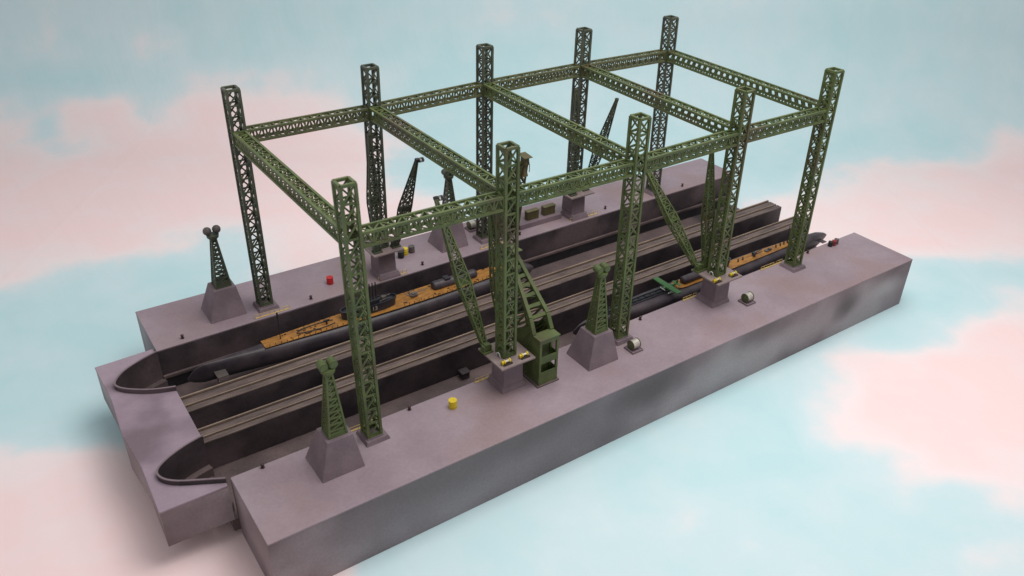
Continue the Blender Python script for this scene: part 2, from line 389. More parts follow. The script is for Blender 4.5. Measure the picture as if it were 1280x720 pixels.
# blocks on the basin floor of the near bay
for (x,y,lab) in ((1.06,.60,'small dark block on the basin floor against the wall, nearer the yellow barrel'),(2.22,.60,'small dark block on the basin floor, behind the lamp tower beside the box crane')):
    bb=MB(); bb.cbox((0,0,.026),(.062,.06,.052)); bb.cbox((0,0,.0565),(.074,.07,.008)); o=bb.build('floor_block',M['wall'],bevel=.003); o.location=(x,y,-.3355)
    tag(o,lab,'block','dark blocks on the basin floor')

# ------------------------------------------------------------------ lattice helper
def lattice(mb, A, B, u, v, stations, nb, chord=.013, lace=.007, pat=('X','K','X','K'), cap=True, plates=False):
    """box truss from A to B; u,v unit cross axes; stations [(t,hu,hv)]"""
    A=V(A);B=V(B);u=V(u);v=V(v)
    def half(t):
        for i in range(len(stations)-1):
            if t<=stations[i+1][0]+1e-9:
                a=stations[i];b2=stations[i+1]; k=(t-a[0])/(b2[0]-a[0]); return (a[1]+(b2[1]-a[1])*k,a[2]+(b2[2]-a[2])*k)
        return stations[-1][1:]
    def ring(t):
        hu,hv=half(t); c=A.lerp(B,t)
        return [c-u*hu-v*hv,c+u*hu-v*hv,c+u*hu+v*hv,c-u*hu+v*hv]
    Rg=[ring(i/nb) for i in range(nb+1)]
    nrm=[-v,u,v,-u]
    for i in range(nb+1):
        for k in range(4):
            a=Rg[i][k];b2=Rg[i][(k+1)%4]
            w=lace*1.15 if 0<i<nb else chord
            mb.bar(a,b2,w,lace*.6 if 0<i<nb else chord,up=nrm[k])
    for i in range(nb):
        for k in range(4):
            mb.bar(Rg[i][k],Rg[i+1][k],chord,chord,up=nrm[k])
            a=Rg[i][k];b2=Rg[i][(k+1)%4];c=Rg[i+1][(k+1)%4];d=Rg[i+1][k]; p=pat[k]; n_=nrm[k]
            th=lace*.5
            if p=='X':
                mb.bar(a,c,lace,th,up=n_); mb.bar(b2+n_*.0006,d+n_*.0006,lace,th,up=n_)
            elif p=='K':
                m_=(b2+c)/2 if i%2==0 else (b2+c)/2
                mb.bar(a,m_,lace,th,up=n_); mb.bar(d,m_,lace,th,up=n_)
            elif p=='Z':
                if i%2: mb.bar(a,c,lace,th,up=n_)
                else: mb.bar(b2,d,lace,th,up=n_)
            elif p=='N': mb.bar(a,c,lace,th,up=n_)
            elif p=='M': mb.bar(b2,d,lace,th,up=n_)

# ------------------------------------------------------------------ gantry frame
NT=[[-.003,.023],[1.009,-.002],[2.003,-.029],[3.003,.0],[3.948,-.023]]
FT=[[-.004,1.82],[1.016,1.806],[2.042,1.85],[3.06,1.865],[4.019,1.809]]
NB=[[.028,.017,.035],[1.024,0,.268],[2.045,.009,.035],[3.022,0,.268],[4.025,.021,.035]]
FB=[[.005,1.832,.035],[1.0,1.80,.268],[2.052,1.87,.035],[3.02,1.83,.268],[4.049,1.815,.035]]
gan=empty('gantry_frame',(2,.9,0)); tag(gan,'tall olive green lattice frame of ten columns and crossing beams over the dock','gantry')
gc=V(gan.location)
H=1.737; HB=1.399; BH=.040; CW=.043
def colpos(b,t,z): k=(z-b[2])/(H-b[2]); return V((b[0]+(t[0]-b[0])*k,b[1]+(t[1]-b[1])*k,z))
names=[]
for row,(Bs,Ts) in enumerate(((NB,NT),(FB,FT))):
    for i in range(5):
        b_,t_=Bs[i],Ts[i]
        A=V(b_)-gc; B2=V((t_[0],t_[1],H))-gc
        mb=MB(); nb=16 if b_[2]<.1 else 14
        lattice(mb,A,B2,(1,0,0),(0,1,0),[(0,CW,CW),(1,CW,CW)],nb,chord=.017,lace=.0105,pat=('N' if i<2 else 'X','K','X','K'))
        # gusset plates at the foot
        for k,(dx,dy) in enumerate(((0,-1),(1,0),(0,1),(-1,0))):
            cx,cy=A.x+dx*(CW+.0005),A.y+dy*(CW+.0005)
            if dx: mb.box(cx-.002,cy-CW,A.z,cx+.002,cy+CW,A.z+.022)
            else: mb.box(cx-CW,cy-.002,A.z,cx+CW,cy+.002,A.z+.022)
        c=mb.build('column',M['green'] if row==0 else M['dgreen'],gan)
        if b_[2]<.1:
            fm=MB(); fm.frustum((A.x+.006,A.y+.0,0),(.082,.082),(.072,.072),0,.028); fm.cbox((A.x,A.y,.0315),(.112,.112,.007))
            fm.build('footing',M['ped'],gan,bevel=.002)
def beam(P,Q,name,m_,side):
    P=P-gc;Q=Q-gc; d=(Q-P).normalized(); v_=V((0,0,1)); u_=d.cross(v_).normalized()
    L_=(Q-P).length; nb=max(6,round(L_/.070))
    mb=MB(); lattice(mb,P,Q,u_,v_,[(0,.039,BH),(1,.039,BH)],nb,chord=.0165,lace=.0095,pat=('N','K','Z','K'))
    mb.build(name,m_,gan)
for row,(Bs,Ts) in enumerate(((NB,NT),(FB,FT))):
    for i in range(4):
        P=colpos(Bs[i],Ts[i],HB); Q=colpos(Bs[i+1],Ts[i+1],HB); d=(Q-P).normalized()
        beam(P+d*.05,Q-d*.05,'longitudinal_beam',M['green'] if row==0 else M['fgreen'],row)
for i in range(5):
    P=colpos(NB[i],NT[i],HB+.014); Q=colpos(FB[i],FT[i],HB+.004); d=(Q-P).normalized()
    beam(P+d*.05,Q-d*.05,'cross_beam',M['green'],2)

# ------------------------------------------------------------------ derrick pedestals with platform, and two booms each
def pedestal(cx,cy,label,row):
    root=empty('crane_pedestal',(cx,cy,0)); tag(root,label,'pedestal','concrete pedestals under the derrick columns')
    s=MB(); s.frustum((.02,.015*(1 if row==0 else -1)),(.098,.098),(.092,.092),0,.028); s.frustum((.02,.015*(1 if row==0 else -1)),(.090,.090),(.082,.082),.028,.05)
    s.build('plinth',M['ped'],root,bevel=.003)
    s=MB(); s.frustum((.015,0),(.078,.078),(.074,.074),.05,.2475); s.build('block',M['ped'],root,bevel=.003)
    s=MB(); s.tube([(-.062,.015,.262),(-.066,.01,.285),(-.066,-.005,.297),(-.062,-.018,.288),(-.058,-.022,.262)],.004); s.build('vent_pipe',M['white'],root)
    s=MB(); s.box(-.125,-.142,.248,.145,.150,.262); pl=s.build('platform',M['plate'],root,bevel=.002)
    return root
def winch(x,y,z,label):
    root=empty('winch',(x,y,z)); root.scale=(.85,.85,.85); tag(root,label,'winch','small yellow winches on the crane platforms')
    s=MB(); s.cbox((0,0,.004),(.082,.05,.008)); s.build('base_plate',M['groove'],root)
    for a in (-.024,.024):
        s=MB(); s.cyl((a-.004,0,.023),(a+.004,0,.023),.017); s.cyl((a-.009,0,.023),(a+.009,0,.023),.011); s.build('flange',M['yellow'],root)
    s=MB(); s.cyl((-.016,0,.023),(.016,0,.023),.010); s.build('drum',M['cable'],root)
    s=MB(); s.cyl((-.048,0,.023),(-.034,0,.023),.012); s.cbox((-.041,0,.012),(.014,.022,.01)); s.build('motor',M['yellow'],root)
    return root
def boom(base,tip,label,m_,hook=False,wide=.045):
    base=V(base);tip=V(tip); root=empty('derrick_boom',base); tag(root,label,'crane boom','lattice booms of the derrick cranes')
    B2=tip-base; d=B2.normalized(); L_=B2.length
    ref=V((1,0,0)) ; v_=d.cross(ref).normalized(); u_=v_.cross(d).normalized()
    mb=MB(); st=d*.06
    lattice(mb,st,B2,u_,v_,[(0,.016,.014),(.42,wide,.024),(1,.006,.006)],15,chord=.0095,lace=.0065,pat=('X','Z','X','Z'))
    mb.build('truss',m_,root)
    f=MB(); f.cbox((0,0,.006),(.075,.06,.012)); f.box(-.03,-.022,.0125,-.02,.022,.055); f.box(.02,-.022,.0125,.03,.022,.055); f.cyl((-.034,0,.043),(.034,0,.043),.011)
    f.cbox((0,0,.04),(.034,.034,.045)); f.build('foot_bracket',m_,root,bevel=.001)
    # mid stiffening plate
    c=st.lerp(B2,.42); g=MB(); g.bar(c-u_*wide,c+u_*wide,.05,.02,up=v_); g.build('mid_collar',m_,root)
    hm=MB(); hm.cyl(B2-u_*.012,B2+u_*.012,.014,n=14); hm.build('sheave',M['black'] if hook else m_,root)
    if hook:
        k=MB(); q=B2+V((.035,0,-.008))
        for dx in (-.016,.016): k.cyl(q+V((dx-.003,0,0)),q+V((dx+.003,0,0)),.018,n=14)
        for a in range(6):
            an=a*math.pi/3; k.bar(q+V((-.016,math.cos(an)*.016,math.sin(an)*.016)),q+V((.016,math.cos(an)*.016,math.sin(an)*.016)),.004)
        k.build('hook_block',M['grey'],root)
    return root
PED=[(1.024,0,'near pedestal beside the green box crane, carrying two yellow winches',0),(3.022,0,'near pedestal between the two silver cable drums, carrying two yellow winches',0),
     (1.0,1.80,'far pedestal beside the yellow barrel and two dark barrels',1),(3.02,1.83,'far pedestal next to the raft with the olive boxes',1)]
for a in PED: pedestal(*a)
ZP=.263
winch(.965,-.100,ZP,'yellow winch on the platform beside the box crane, left of the pair')
winch(1.105,-.100,ZP,'yellow winch on the platform beside the box crane, right of the pair')
winch(2.925,-.100,ZP,'yellow winch on the platform between the silver drums, left of the pair')
winch(3.105,-.100,ZP,'yellow winch on the platform between the silver drums, right of the pair')
boom((.925,.085,ZP),(.925,.72,1.14),'green lattice boom leaning over the far submarine from the pedestal by the box crane',M['green'],True)
boom((1.085,.105,ZP),(.98,.14,1.28),'green lattice boom standing upright behind the near column beside the green box crane',M['green'])
boom((2.925,.1,ZP),(2.85,.80,.985),'green lattice boom leaning out over the dock from the pedestal between the silver drums',M['green'])
boom((3.0,.105,ZP),(2.90,.13,1.29),'green lattice boom upright against the left side of the column between silver drums',M['green'])
boom((1.10,1.73,ZP),(1.156,1.4,1.125),'dark lattice boom with a round hook block, leaning up behind the near left beam',M['dgreen'],True)
boom((.93,1.72,ZP),(.94,1.74,1.25),'dark lattice boom standing upright against the far column beside the hook boom',M['dgreen'])
boom((3.12,1.78,ZP),(3.263,1.6,1.165),'dark slender pointed boom leaning right, seen against the blue cloth',M['dgreen'])
boom((2.95,1.75,ZP),(2.95,1.79,1.25),'dark lattice boom standing upright against the far column next to the pointed boom',M['dgreen'])

# ------------------------------------------------------------------ lamp towers on pyramids
def lamp_tower(cx,cy,label,m_,round_=False,zt=.66,lamps=None):
    root=empty('lamp_tower',(cx,cy,0)); tag(root,label,'lamp tower','lamp towers on concrete pyramids')
    s=MB(); s.frustum((0,0),(.137,.132),(.082,.08),0,.232,(.02,.0)); s.build('pyramid_base',M['ped'],root,bevel=.003)
    s=MB(); lattice(s,(.02,0,.235),(.02,0,zt),(1,0,0),(0,1,0),[(0,.055,.05),(1,.016,.016)],10,chord=.011,lace=.009,pat=('N','N','N','X'))
    s.box(-.036,-.052,.233,.076,.052,.262); s.build('mast',m_,root)
    s=MB(); s.cyl((.02,0,zt-.02),(.02,0,zt+.012),.018,.038,n=12); s.cyl((.02,0,zt+.012),(.02,0,zt+.034),.042,.046,n=12); s.build('lamp_bracket',m_,root)
    for a in (-1,1):
        l=MB()
        if round_:
            l.sphere((.02+a*.034,0,zt+.068),.031)
        else:
            l.cyl((.02+a*.030,-.024,zt+.058),(.02+a*.030,.020,zt+.062),.027,n=18); l.sphere((.02+a*.030,.020,zt+.062),.027); l.cyl((.02+a*.030,-.028,zt+.058),(.02+a*.030,-.0245,zt+.058),.022,n=18)
        l.build('lamp',m_ if not round_ else M['grey'],root,bevel=0)
    return root
lamp_tower(-.285,1.94,'dark lamp tower with two round grey globes at the left end of the far quay',M['dgreen'],True,.625)
lamp_tower(1.735,1.97,'dark lamp tower whose head hides under the cross beam, beside the far cable drum',M['dgreen'],False,.62)
lamp_tower(-.262,-.070,'green lamp tower with twin drum lamps at the left end of the near quay',M['green'],False,.66)
lamp_tower(1.735,-.068,"green lamp tower between the box crane and a silver cable drum",M['green'],False,.665)

# ------------------------------------------------------------------ box cranes leaning over the basin
def box_crane(loc,rz,label,m_):
    root=empty('box_crane',loc,rz); tag(root,label,'crane','box cranes leaning over the basin')
    hx=.078
    s=MB(); s.box(-hx-.015,-.075,0,hx+.015,.21,.012); s.build('base_plate',M['floor'],root,bevel=.002)
    s=MB(); zb=.375; y0=-.065; y1=.02; t=.016
    for sx in (-1,1):
        for yy in (y0+t/2,y1-t/2): s.cbox((sx*(hx-t/2),yy,.013+(zb-.013)/2),(t,t,zb-.013))
    for zz,hh in ((.062,.10),(.212,.058)):
        s.box(-hx+t,y0+.001,zz-hh/2,hx-t,y0+.006,zz+hh/2)
        s.box(hx-.005,y0+t,zz-hh/2,hx-.001,y1-t,zz+hh/2)
        s.box(-hx+.001,y0+t,zz-hh/2,-hx+.005,y1-t,zz+hh/2)
    s.box(-hx+t,y0+.001,zb-.03,hx-t,y0+.006,zb-.001)
    s.box(-hx+t,y1-.006,.013,hx-t,y1-.001,zb-.001)
    s.box(-hx+.0015,y0+t,.013,-hx+.0045,y1-t,zb-.002)
    s.build('machinery_house',m_,root)
    s=MB(); s.box(-hx-.006,y0-.006,zb,hx+.006,y1+.006,zb+.008); s.build('roof_plate',m_,root,bevel=.001)
    s=MB(); ap=V((0,.39,.80)); hw=.024
    FL=[V((-hx+.006,y1,zb+.008)),V((hx-.006,y1,zb+.008))]
    kn=[V((-hx+.008,y1+.05,zb+.11)),V((hx-.008,y1+.05,zb+.11))]
    at_=[ap+V((-hw,0,0)),ap+V((hw,0,0))]
    for k in (0,1):
        s.bar(FL[k],kn[k],.028,.026,up=(0,-1,1)); s.bar(kn[k],at_[k],.026,.026,up=(0,-1,.8))
    for j in range(0,7):
        t_=[0,.17,.34,.5,.65,.79,.92][j]; s.bar(kn[0].lerp(at_[0],t_),kn[1].lerp(at_[1],t_),.024,.010,up=(0,-1,.8))
    s.build('ladder_front',m_,root)
    s=MB()
    rear=[V((-hx+.006,.20,.013)),V((hx-.006,.20,.013))]
    for k in (0,1):
        s.bar(rear[k],at_[k]+V((0,0,-.03)),.014,.014)
        s.bar(V((FL[k].x,y1,.02)),rear[k]+V((0,0,.01)),.012,.012)
        for j in range(9):
            t0=j/9;t1=(j+1)/9
            def fr(t): return FL[k].lerp(kn[k],t*4) if t<.25 else kn[k].lerp(at_[k],(t-.25)/.75)
            a=rear[k].lerp(at_[k],t0+.04); b2=fr(t0); c=rear[k].lerp(at_[k],min(t1+.04,.99))
            s.bar(a,b2,.013); s.bar(b2,c,.013)
    for j in range(1,7): s.bar(rear[0].lerp(at_[0],j/7),rear[1].lerp(at_[1],j/7),.008)
    for sx in (-1,1):
        xa=sx*(hx-.004); xb=sx*(hx-.008)
        P4=[(y1,.0135),(.205,.0135),(.262,.30),(y1+.04,.43),(y1,.375)]
        s.add([(xa,a,b) for a,b in P4]+[(xb,a,b) for a,b in P4],[(0,1,2,3,4),(9,8,7,6,5)]+[(i,(i+1)%5,(i+1)%5+5,i+5) for i in range(5)])
    s.build('side_truss',m_,root)
    s=MB(); s.cbox((0,.385,.80),(.05,.06,.07)); s.frustum((0,.385),(.022,.026),(.012,.012),.66,.765,(0,.37)); s.build('head_house',m_,root,bevel=.003)
    s=MB(); s.add([(-.04,.33,.846),(.04,.33,.846),(.04,.44,.836),(-.04,.44,.836),(-.04,.33,.852),(.04,.33,.852),(.04,.44,.842),(-.04,.44,.842)],[(3,2,1,0),(4,5,6,7),(0,1,5,4),(1,2,6,5),(2,3,7,6),(3,0,4,7)]); s.build('head_roof',m_,root)
    s=MB()
    for dx in (-.014,.014): s.tube([(dx,.425,.80),(dx,.435,.77),(dx,.435,.72),(dx,.43,.71)],.0035)
    s.build('hoist_rope',m_,root)
    return root
box_crane((1.275,-.085,0),0,'olive green box crane with ladder front, leaning over the basin on the near quay',M['green'])
box_crane((2.29,1.99,0),math.pi,'dark olive box crane on the far quay, mostly hidden, its roofed head showing',M['olive'])

# ------------------------------------------------------------------ quay furniture
def bollard_proto():
    s=MB(); s.cyl((0,0,0),(0,0,.004),.013,n=14); s.cyl((0,0,.004),(0,0,.016),.008,.008,n=14); s.cyl((0,0,.016),(0,0,.024),.008,.0125,n=14); s.sphere((0,0,.025),.0125,12,6,(1,1,.6)); return s
bl=[(-.655,1.737,"at the far quay's left end, left of the globe lamp tower"),(.345,1.745,'on the far quay edge below the red barrel'),(1.355,1.753,'on the far quay edge right of the three barrels'),
    (2.372,1.765,'on the far quay edge in front of the olive box raft'),(3.388,1.769,'on the far quay edge right of the far pedestal'),(4.41,1.758,'on the far quay edge at its right, seen on open mauve deck'),
    (-.643,.118,"at the near quay's left end, left of the lamp tower"),(.347,.118,'on the near quay edge left of the yellow barrel'),(2.354,.108,'on the near quay edge right of the middle lattice column'),
    (4.345,.112,'on the near quay edge right of the last column')]
p0=None
for i,(x,y,l) in enumerate(bl):
    if p0 is None: o=p0=bollard_proto().build('bollard',M['bollard'])
    else: o=p0.copy(); COL.objects.link(o)
    o.location=(x,y,0); tag(o,'small dark bollard '+l,'bollard','small bollards along the quay edges')
def barrel(x,y,m_,label,r=.027,h=.058,grp=None,mt=None):
    root=empty('barrel',(x,y,0),random.random()*3); tag(root,label,'barrel',grp or 'barrels on the quays')
    s=MB(); R=[]
    for z in (0,.003,.0165,.018,.021,.0225,.0355,.037,.040,.0415,.055,.058):
        rr=r*1.04 if z in (.018,.021,.037,.040,.003) else r
        R.append([(math.cos(t)*rr,math.sin(t)*rr,z*h/.058) for t in [2*math.pi*k/24 for k in range(24)]])
    s.rings(R); s.build('body',m_,root)
    s=MB(); s.cyl((0,0,h),(0,0,h+.002),r*1.05,n=24); s.cyl((.012,0,h+.002),(.012,0,h+.004),.004,n=8); s.build('lid',m_,root)
barrel(.57,1.885,M['red'],'bright red barrel on the far quay right of the first far column')
barrel(.598,-.015,M['yellow'],'yellow barrel standing alone on the near quay')
barrel(1.315,1.995,M['yellow'],'yellow barrel between two dark barrels on the far quay')
barrel(1.385,2.0,M['grey'],'dark grey barrel right of the yellow barrel on the far quay')
barrel(1.262,1.965,M['black'],'black barrel left of the yellow barrel on the far quay')
barrel(4.625,.088,M['black'],"black barrel left of the small red barrel at the near quay's right end",.020,.045)
barrel(4.668,.083,M['dullred'],'small red barrel between two dark barrels, right end of the near quay',.020,.045)
barrel(4.711,.09,M['grey'],'dark grey barrel right of the small red barrel, right end of the near quay',.020,.045)

def reel(x,y,label):
    root=empty('cable_drum',(x,y,0)); tag(root,label,'cable drum','cable drums on trays')
    s=MB(); s.cbox((0,0,.005),(.10,.10,.010)); s.cbox((-.047,0,.0125),(.006,.10,.005)); s.cbox((.047,0,.0125),(.006,.10,.005)); s.cbox((0,-.047,.0125),(.088,.006,.005)); s.cbox((0,.047,.0125),(.088,.006,.005)); s.build('tray',M['ped'],root)
    s=MB(); s.cyl((-.028,0,.049),(.028,0,.049),.034,n=32)
    for k in range(9): s.cyl((-.026+k*.0062,0,.049),(-.0225+k*.0062,0,.049),.0352,n=32)
    s.build('cable',M['cable'],root)
    for a in (-1,1):
        s=MB(); s.cyl((a*.029,0,.049),(a*.034,0,.049),.038,n=28); s.cyl((a*.0345,0,.049),(a*.037,0,.049),.022,n=20); s.cyl((a*.037,0,.049),(a*.040,0,.049),.009,n=12); s.build('flange',M['fgreen'],root)
reel(2.045,-.165,'silver cable drum on a tray beside the lamp tower on the near quay')
reel(3.25,-.165,'silver cable drum on a tray right of the right-hand near pedestal')
reel(2.06,2.09,'dark cable drum on the far quay, half hidden by the near beam')

def railing(x0,x1,y,label,n=7,ladder=True):
    root_b=MB(); L_=x1-x0
    h=.028
    for k in range(n+1):
        if k in (2,) and n>4: continue
        x=-L_/2+L_*k/n; root_b.bar((x,0,0),(x,0,h),.0035)
    root_b.bar((-L_/2,0,h),(L_*.12,0,h),.0035); root_b.bar((L_*.25,0,h),(L_/2,0,h),.0035)
    root_b.box(-L_/2,-.008,0,L_/2,.008,.003)
    o=root_b.build('quay_railing',M['brass']); o.location=((x0+x1)/2,y,.0005)
    tag(o,label,'railing','low ochre railings at the column feet')
railing(-.12,.15,1.705,'low ochre railing at the foot of the first far column, behind the submarine mast')
railing(.92,1.18,1.712,'low ochre railing at the foot of the far pedestal left of the barrels')
railing(1.92,2.18,1.72,'low ochre railing at the foot of the middle far column')
railing(2.93,3.26,1.735,'low ochre railing at the foot of the far pedestal by the olive boxes')
railing(-.12,.13,.128,'low ochre railing at the foot of the first near column')
railing(.86,.98,.128,'low ochre railing left of the near pedestal by the green box crane',3)
railing(1.86,2.0,.128,'low ochre railing at the foot of the middle near column, behind the lamp tower',4)
railing(2.83,2.98,.128,'low ochre railing left of the near pedestal between the silver drums',4)
railing(3.75,4.02,.128,'low ochre railing left of the last near column, beside the near submarine')

# raft with two louvred olive boxes
r=MB(); r.box(-.24,-.11,0,.24,.11,.05); raft=r.build('equipment_platform',M['ped'],bevel=.003); raft.location=(2.66,1.94,0)
tag(raft,'low mauve platform on the far quay carrying two olive boxes','platform')
for x,l in ((2.60,'olive louvred box on the low mauve platform, the left one'),(2.79,'olive louvred box on the low mauve platform, right one beside the far pedestal')):
    root=empty('louvred_box',(x,1.90,.051)); tag(root,l,'box','olive boxes on the platform')
    s=MB(); s.cbox((0,0,.041),(.13,.05,.082)); s.build('casing',M['olive'],root,bevel=.002)
    s=MB()
    for k in range(9): s.cbox((-.056+k*.014,-.0275,.041),(.006,.004,.070))
    s.build('louvre',M['olive'],root)
    s=MB(); s.cbox((0,-.003,.0845),(.136,.056,.005)); s.build('lid',M['olive'],root)

# ------------------------------------------------------------------ submarines
def sub_hull(x0,x1,zm,hw,zt,zb,stern_len,bow_len,rake=.09):
    mb=MB(); R=[]; n=36
    for k in range(81):
        x=x0+(x1-x0)*(k/80)
        a=min(1,(x-x0)/stern_len); b2=min(1,(x1-x)/bow_len)
        ww=hw*max(.05,(math.sin(a*math.pi/2)**1.05)*(math.sin(b2*math.pi/2)**.6))
        e=min(1,(x-x0)/.10)**.5*min(1,(x1-x)/.16)**.5
        top=zm+(zt-zm)*max(.12,e); bot=zm+(zb-zm)*max(.10,e*(.45+.55*a)*(.45+.55*b2))
        ring=[]
        for q in range(n):
            t=2*math.pi*q/n; c=math.cos(t);s_=math.sin(t)
            if s_>0: y=ww*math.copysign(abs(c)**.62,c)*(1-.10*s_); z=zm+(top-zm)*abs(s_)**.62
            else: y=ww*math.copysign(abs(c)**.9,c); z=zm+(bot-zm)*abs(s_)
            ring.append((x,y,z))
        R.append(ring)
    mb.rings(R); return mb
def deck_shape(prof,z,t=.004):
    s=MB(); vs=[];fs=[]; n=len(prof)-1
    for x,w in prof: vs+=[(x,-w,z-t),(x,w,z-t),(x,w,z),(x,-w,z)]
    for i in range(n):
        for k in range(4):
            a=i*4+k;b2=i*4+(k+1)%4; fs.append((a,a+4,b2+4,b2))
    fs.append((0,1,2,3)); m_=n*4; fs.append((m_+3,m_+2,m_+1,m_)); s.add(vs,fs); return s
def deck_strip(xa,xb,w0,w1,z,t=.004):
    s=MB(); n=30; vs=[];fs=[]
    for i in range(n+1):
        u=i/n; x=xa+(xb-xa)*u; w=w0+(w1-w0)*u
        vs+=[(x,-w,z-t),(x,w,z-t),(x,w,z),(x,-w,z)]
    for i in range(n):
        for k in range(4):
            a=i*4+k;b2=i*4+(k+1)%4; fs.append((a,a+4,b2+4,b2))
    fs.append((0,1,2,3)); m_=n*4; fs.append((m_+3,m_+2,m_+1,m_)); s.add(vs,fs); return s
def gun(s,x,z,ln=.11,dirx=1,y=0):
    s.cyl((x,y,z),(x,y,z+.018),.016,.012,n=12); s.cbox((x,y,z+.026),(.034,.03,.018)); s.cyl((x,y,z+.028),(x+dirx*ln,y,z+.038),.0045,.003,n=8)
# far submarine
sub=empty('submarine',(.9,1.445,-.341)); tag(sub,'dark submarine with orange brown deck and numbered conning tower lying in the far bay','submarine','submarines in the dock')
c=V(sub.location)
def T(mb): mb.v=[(x-c.x,y,z-c.z) for x,y,z in mb.v]; return mb
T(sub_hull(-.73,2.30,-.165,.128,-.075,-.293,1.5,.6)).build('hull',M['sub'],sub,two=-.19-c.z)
DZ=-.006
def T(mb): mb.v=[(x-c.x,y,z-c.z+DZ) for x,y,z in mb.v]; return mb
T(deck_shape([(-.165,.052),(.1,.064),(.35,.078),(.6,.088),(.9,.094),(1.3,.094),(1.6,.086),(1.85,.074),(2.05,.058)],-.0635)).build('deck',M['lino'],sub)
# casing ahead of the orange deck
s=MB()
for k in range(50):
    x=-.13+k*.044
    if .5<x<.93: continue
    for yy in (-.050-.040*min(1,max(0,(x+.1)/.8))+.04*max(0,(x-1.5)/.6),.050+.040*min(1,max(0,(x+.1)/.8))-.04*max(0,(x-1.5)/.6)): s.bar((x,yy,-.066),(x,yy,-.048),.0035)
T(s).build('deck_stanchions',M['black'],sub)
# conning tower
s=MB(); R=[]
def oval(x0,x1,w,z,n=28):
    r=[]
    for k in range(n):
        t=2*math.pi*k/n; cc=math.cos(t); ss=math.sin(t)
        r.append(((x0+x1)/2+(x1-x0)/2*math.copysign(abs(cc)**.6,cc), w*math.copysign(abs(ss)**.7,ss), z))
    return r
R=[oval(.47,.925,.052,-.066),oval(.465,.93,.055,-.02),oval(.46,.94,.058,.010),oval(.468,.932,.051,.010),oval(.47,.93,.050,-.010)]
s.rings(R,smooth=False); tw=T(s).build('conning_tower',M['subdark'],sub)
s=MB(); s.cbox((.70,0,.008),(.16,.055,.045)); s.cbox((.74,0,.0),(.04,.035,.02))
for k in range(3): s.cyl((.715+.026*k,.0,.02),(.715+.026*k,.0,.175),.0055,n=8)
T(s).build('periscope_group',M['black'],tw)
s=MB(); gun(s,.83,-.006,.06); s.tube([(.79,-.022,.006),(.84,-.026,.018),(.89,-.02,.008)],.003); s.tube([(.79,.022,.006),(.84,.026,.018),(.89,.02,.008)],.003); T(s).build('tower_gun',M['grey'],tw)
# painted number
def number(txt,loc,size,m_,parent,rot):
    cu=bpy.data.curves.new('n','FONT'); cu.body=txt; cu.size=size; cu.extrude=.0006
    o=bpy.data.objects.new('n',cu); COL.objects.link(o); dg=bpy.context.evaluated_depsgraph_get(); dg.update()
    me=bpy.data.meshes.new_from_object(o.evaluated_get(dg)); bpy.data.objects.remove(o); me.materials.clear(); me.materials.append(m_)
    q=bpy.data.objects.new('hull_number',me); COL.objects.link(q); q.rotation_euler=rot; q.location=loc; q.parent=parent; return q
number('13',(.70-c.x,-.0572,-.040-c.z+DZ),.050,M['cable'],tw,(math.radians(90),0,0))
# guns, hangar, mast
s=MB(); gun(s,1.10,-.066,.13); s.cbox((1.10,0,-.045),(.06,.05,.012)); s.tube([(1.06,-.03,-.03),(1.02,0,-.022),(1.06,.03,-.03),(1.13,.034,-.03)],.003); T(s).build('deck_gun',M['grey'],sub)
s=MB(); s.cyl((1.30,.02,-.044),(1.68,.02,-.044),.043,n=28); s.sphere((1.30,.02,-.044),.043,sc=(.45,1,1)); s.sphere((1.68,.02,-.044),.043,sc=(.9,1,1))
for k in range(5): s.cyl((1.34+k*.08,.02,-.044),(1.344+k*.08,.02,-.044),.0445,n=28)
T(s).build('hangar',M['sub'],sub)
s=MB(); s.bar((1.42,-.01,.002),(1.42,.05,.002),.05,.012); s.cbox((1.54,.02,.006),(.09,.05,.024)); s.cyl((1.62,.03,-.005),(1.62,.03,.03),.006,n=8); T(s).build('hangar_fittings',M['black'],sub)
rr=random.Random(3)
for k in range(44):
    x=rr.choice([rr.uniform(-.02,.30),rr.uniform(.95,2.0)]); y=rr.uniform(-.045,.045) if x<.4 else rr.choice([-1,1])*rr.uniform(.045,.080)
    s=MB(); s.cbox((x,y,-.0613),(rr.uniform(.008,.022),rr.uniform(.004,.009),.007)); T(s).build('deck_fitting',M['black'],sub)
s=MB(); s.cyl((-.03,0,-.066),(-.03,0,.17),.0042,.003,n=8); s.cyl((-.03,0,.13),(-.03,0,.17),.0065,n=8); s.tube([(-.03,0,.11),(.05,.02,.06)],.0012); T(s).build('radio_mast',M['black'],sub)
s=MB(); pts=[(.27+.17*math.cos(a)*1.0,.036*math.sin(a),-.056) for a in [math.radians(40+ (280*k/20)) for k in range(21)]]; s.tube(pts,.0035); s.cyl((.34,0,-.066),(.34,0,-.03),.008,n=8); s.cbox((.34,0,-.03),(.05,.012,.01)); T(s).build('deck_gun',M['black'],sub)
s=MB(); s.bar((1.98,-.02,-.05),(2.05,.02,-.05),.03,.02); s.cbox((2.14,0,-.055),(.08,.04,.02)); T(s).build('hatch_box',M['grey'],sub)
s=MB(); s.box(-.55,-.115,-.15,-.47,.115,-.145)
T(s).build('stern_plane',M['grey'],sub)
s=MB()
for a in range(4):
    an=a*math.pi/2+.4
    s.bar((-.545,-.085,-.17),(-.545,-.085+.035*math.cos(an),-.17+.035*math.sin(an)),.018,.004,up=(1,0,0))
T(s).build('propeller',M['rail'],sub)
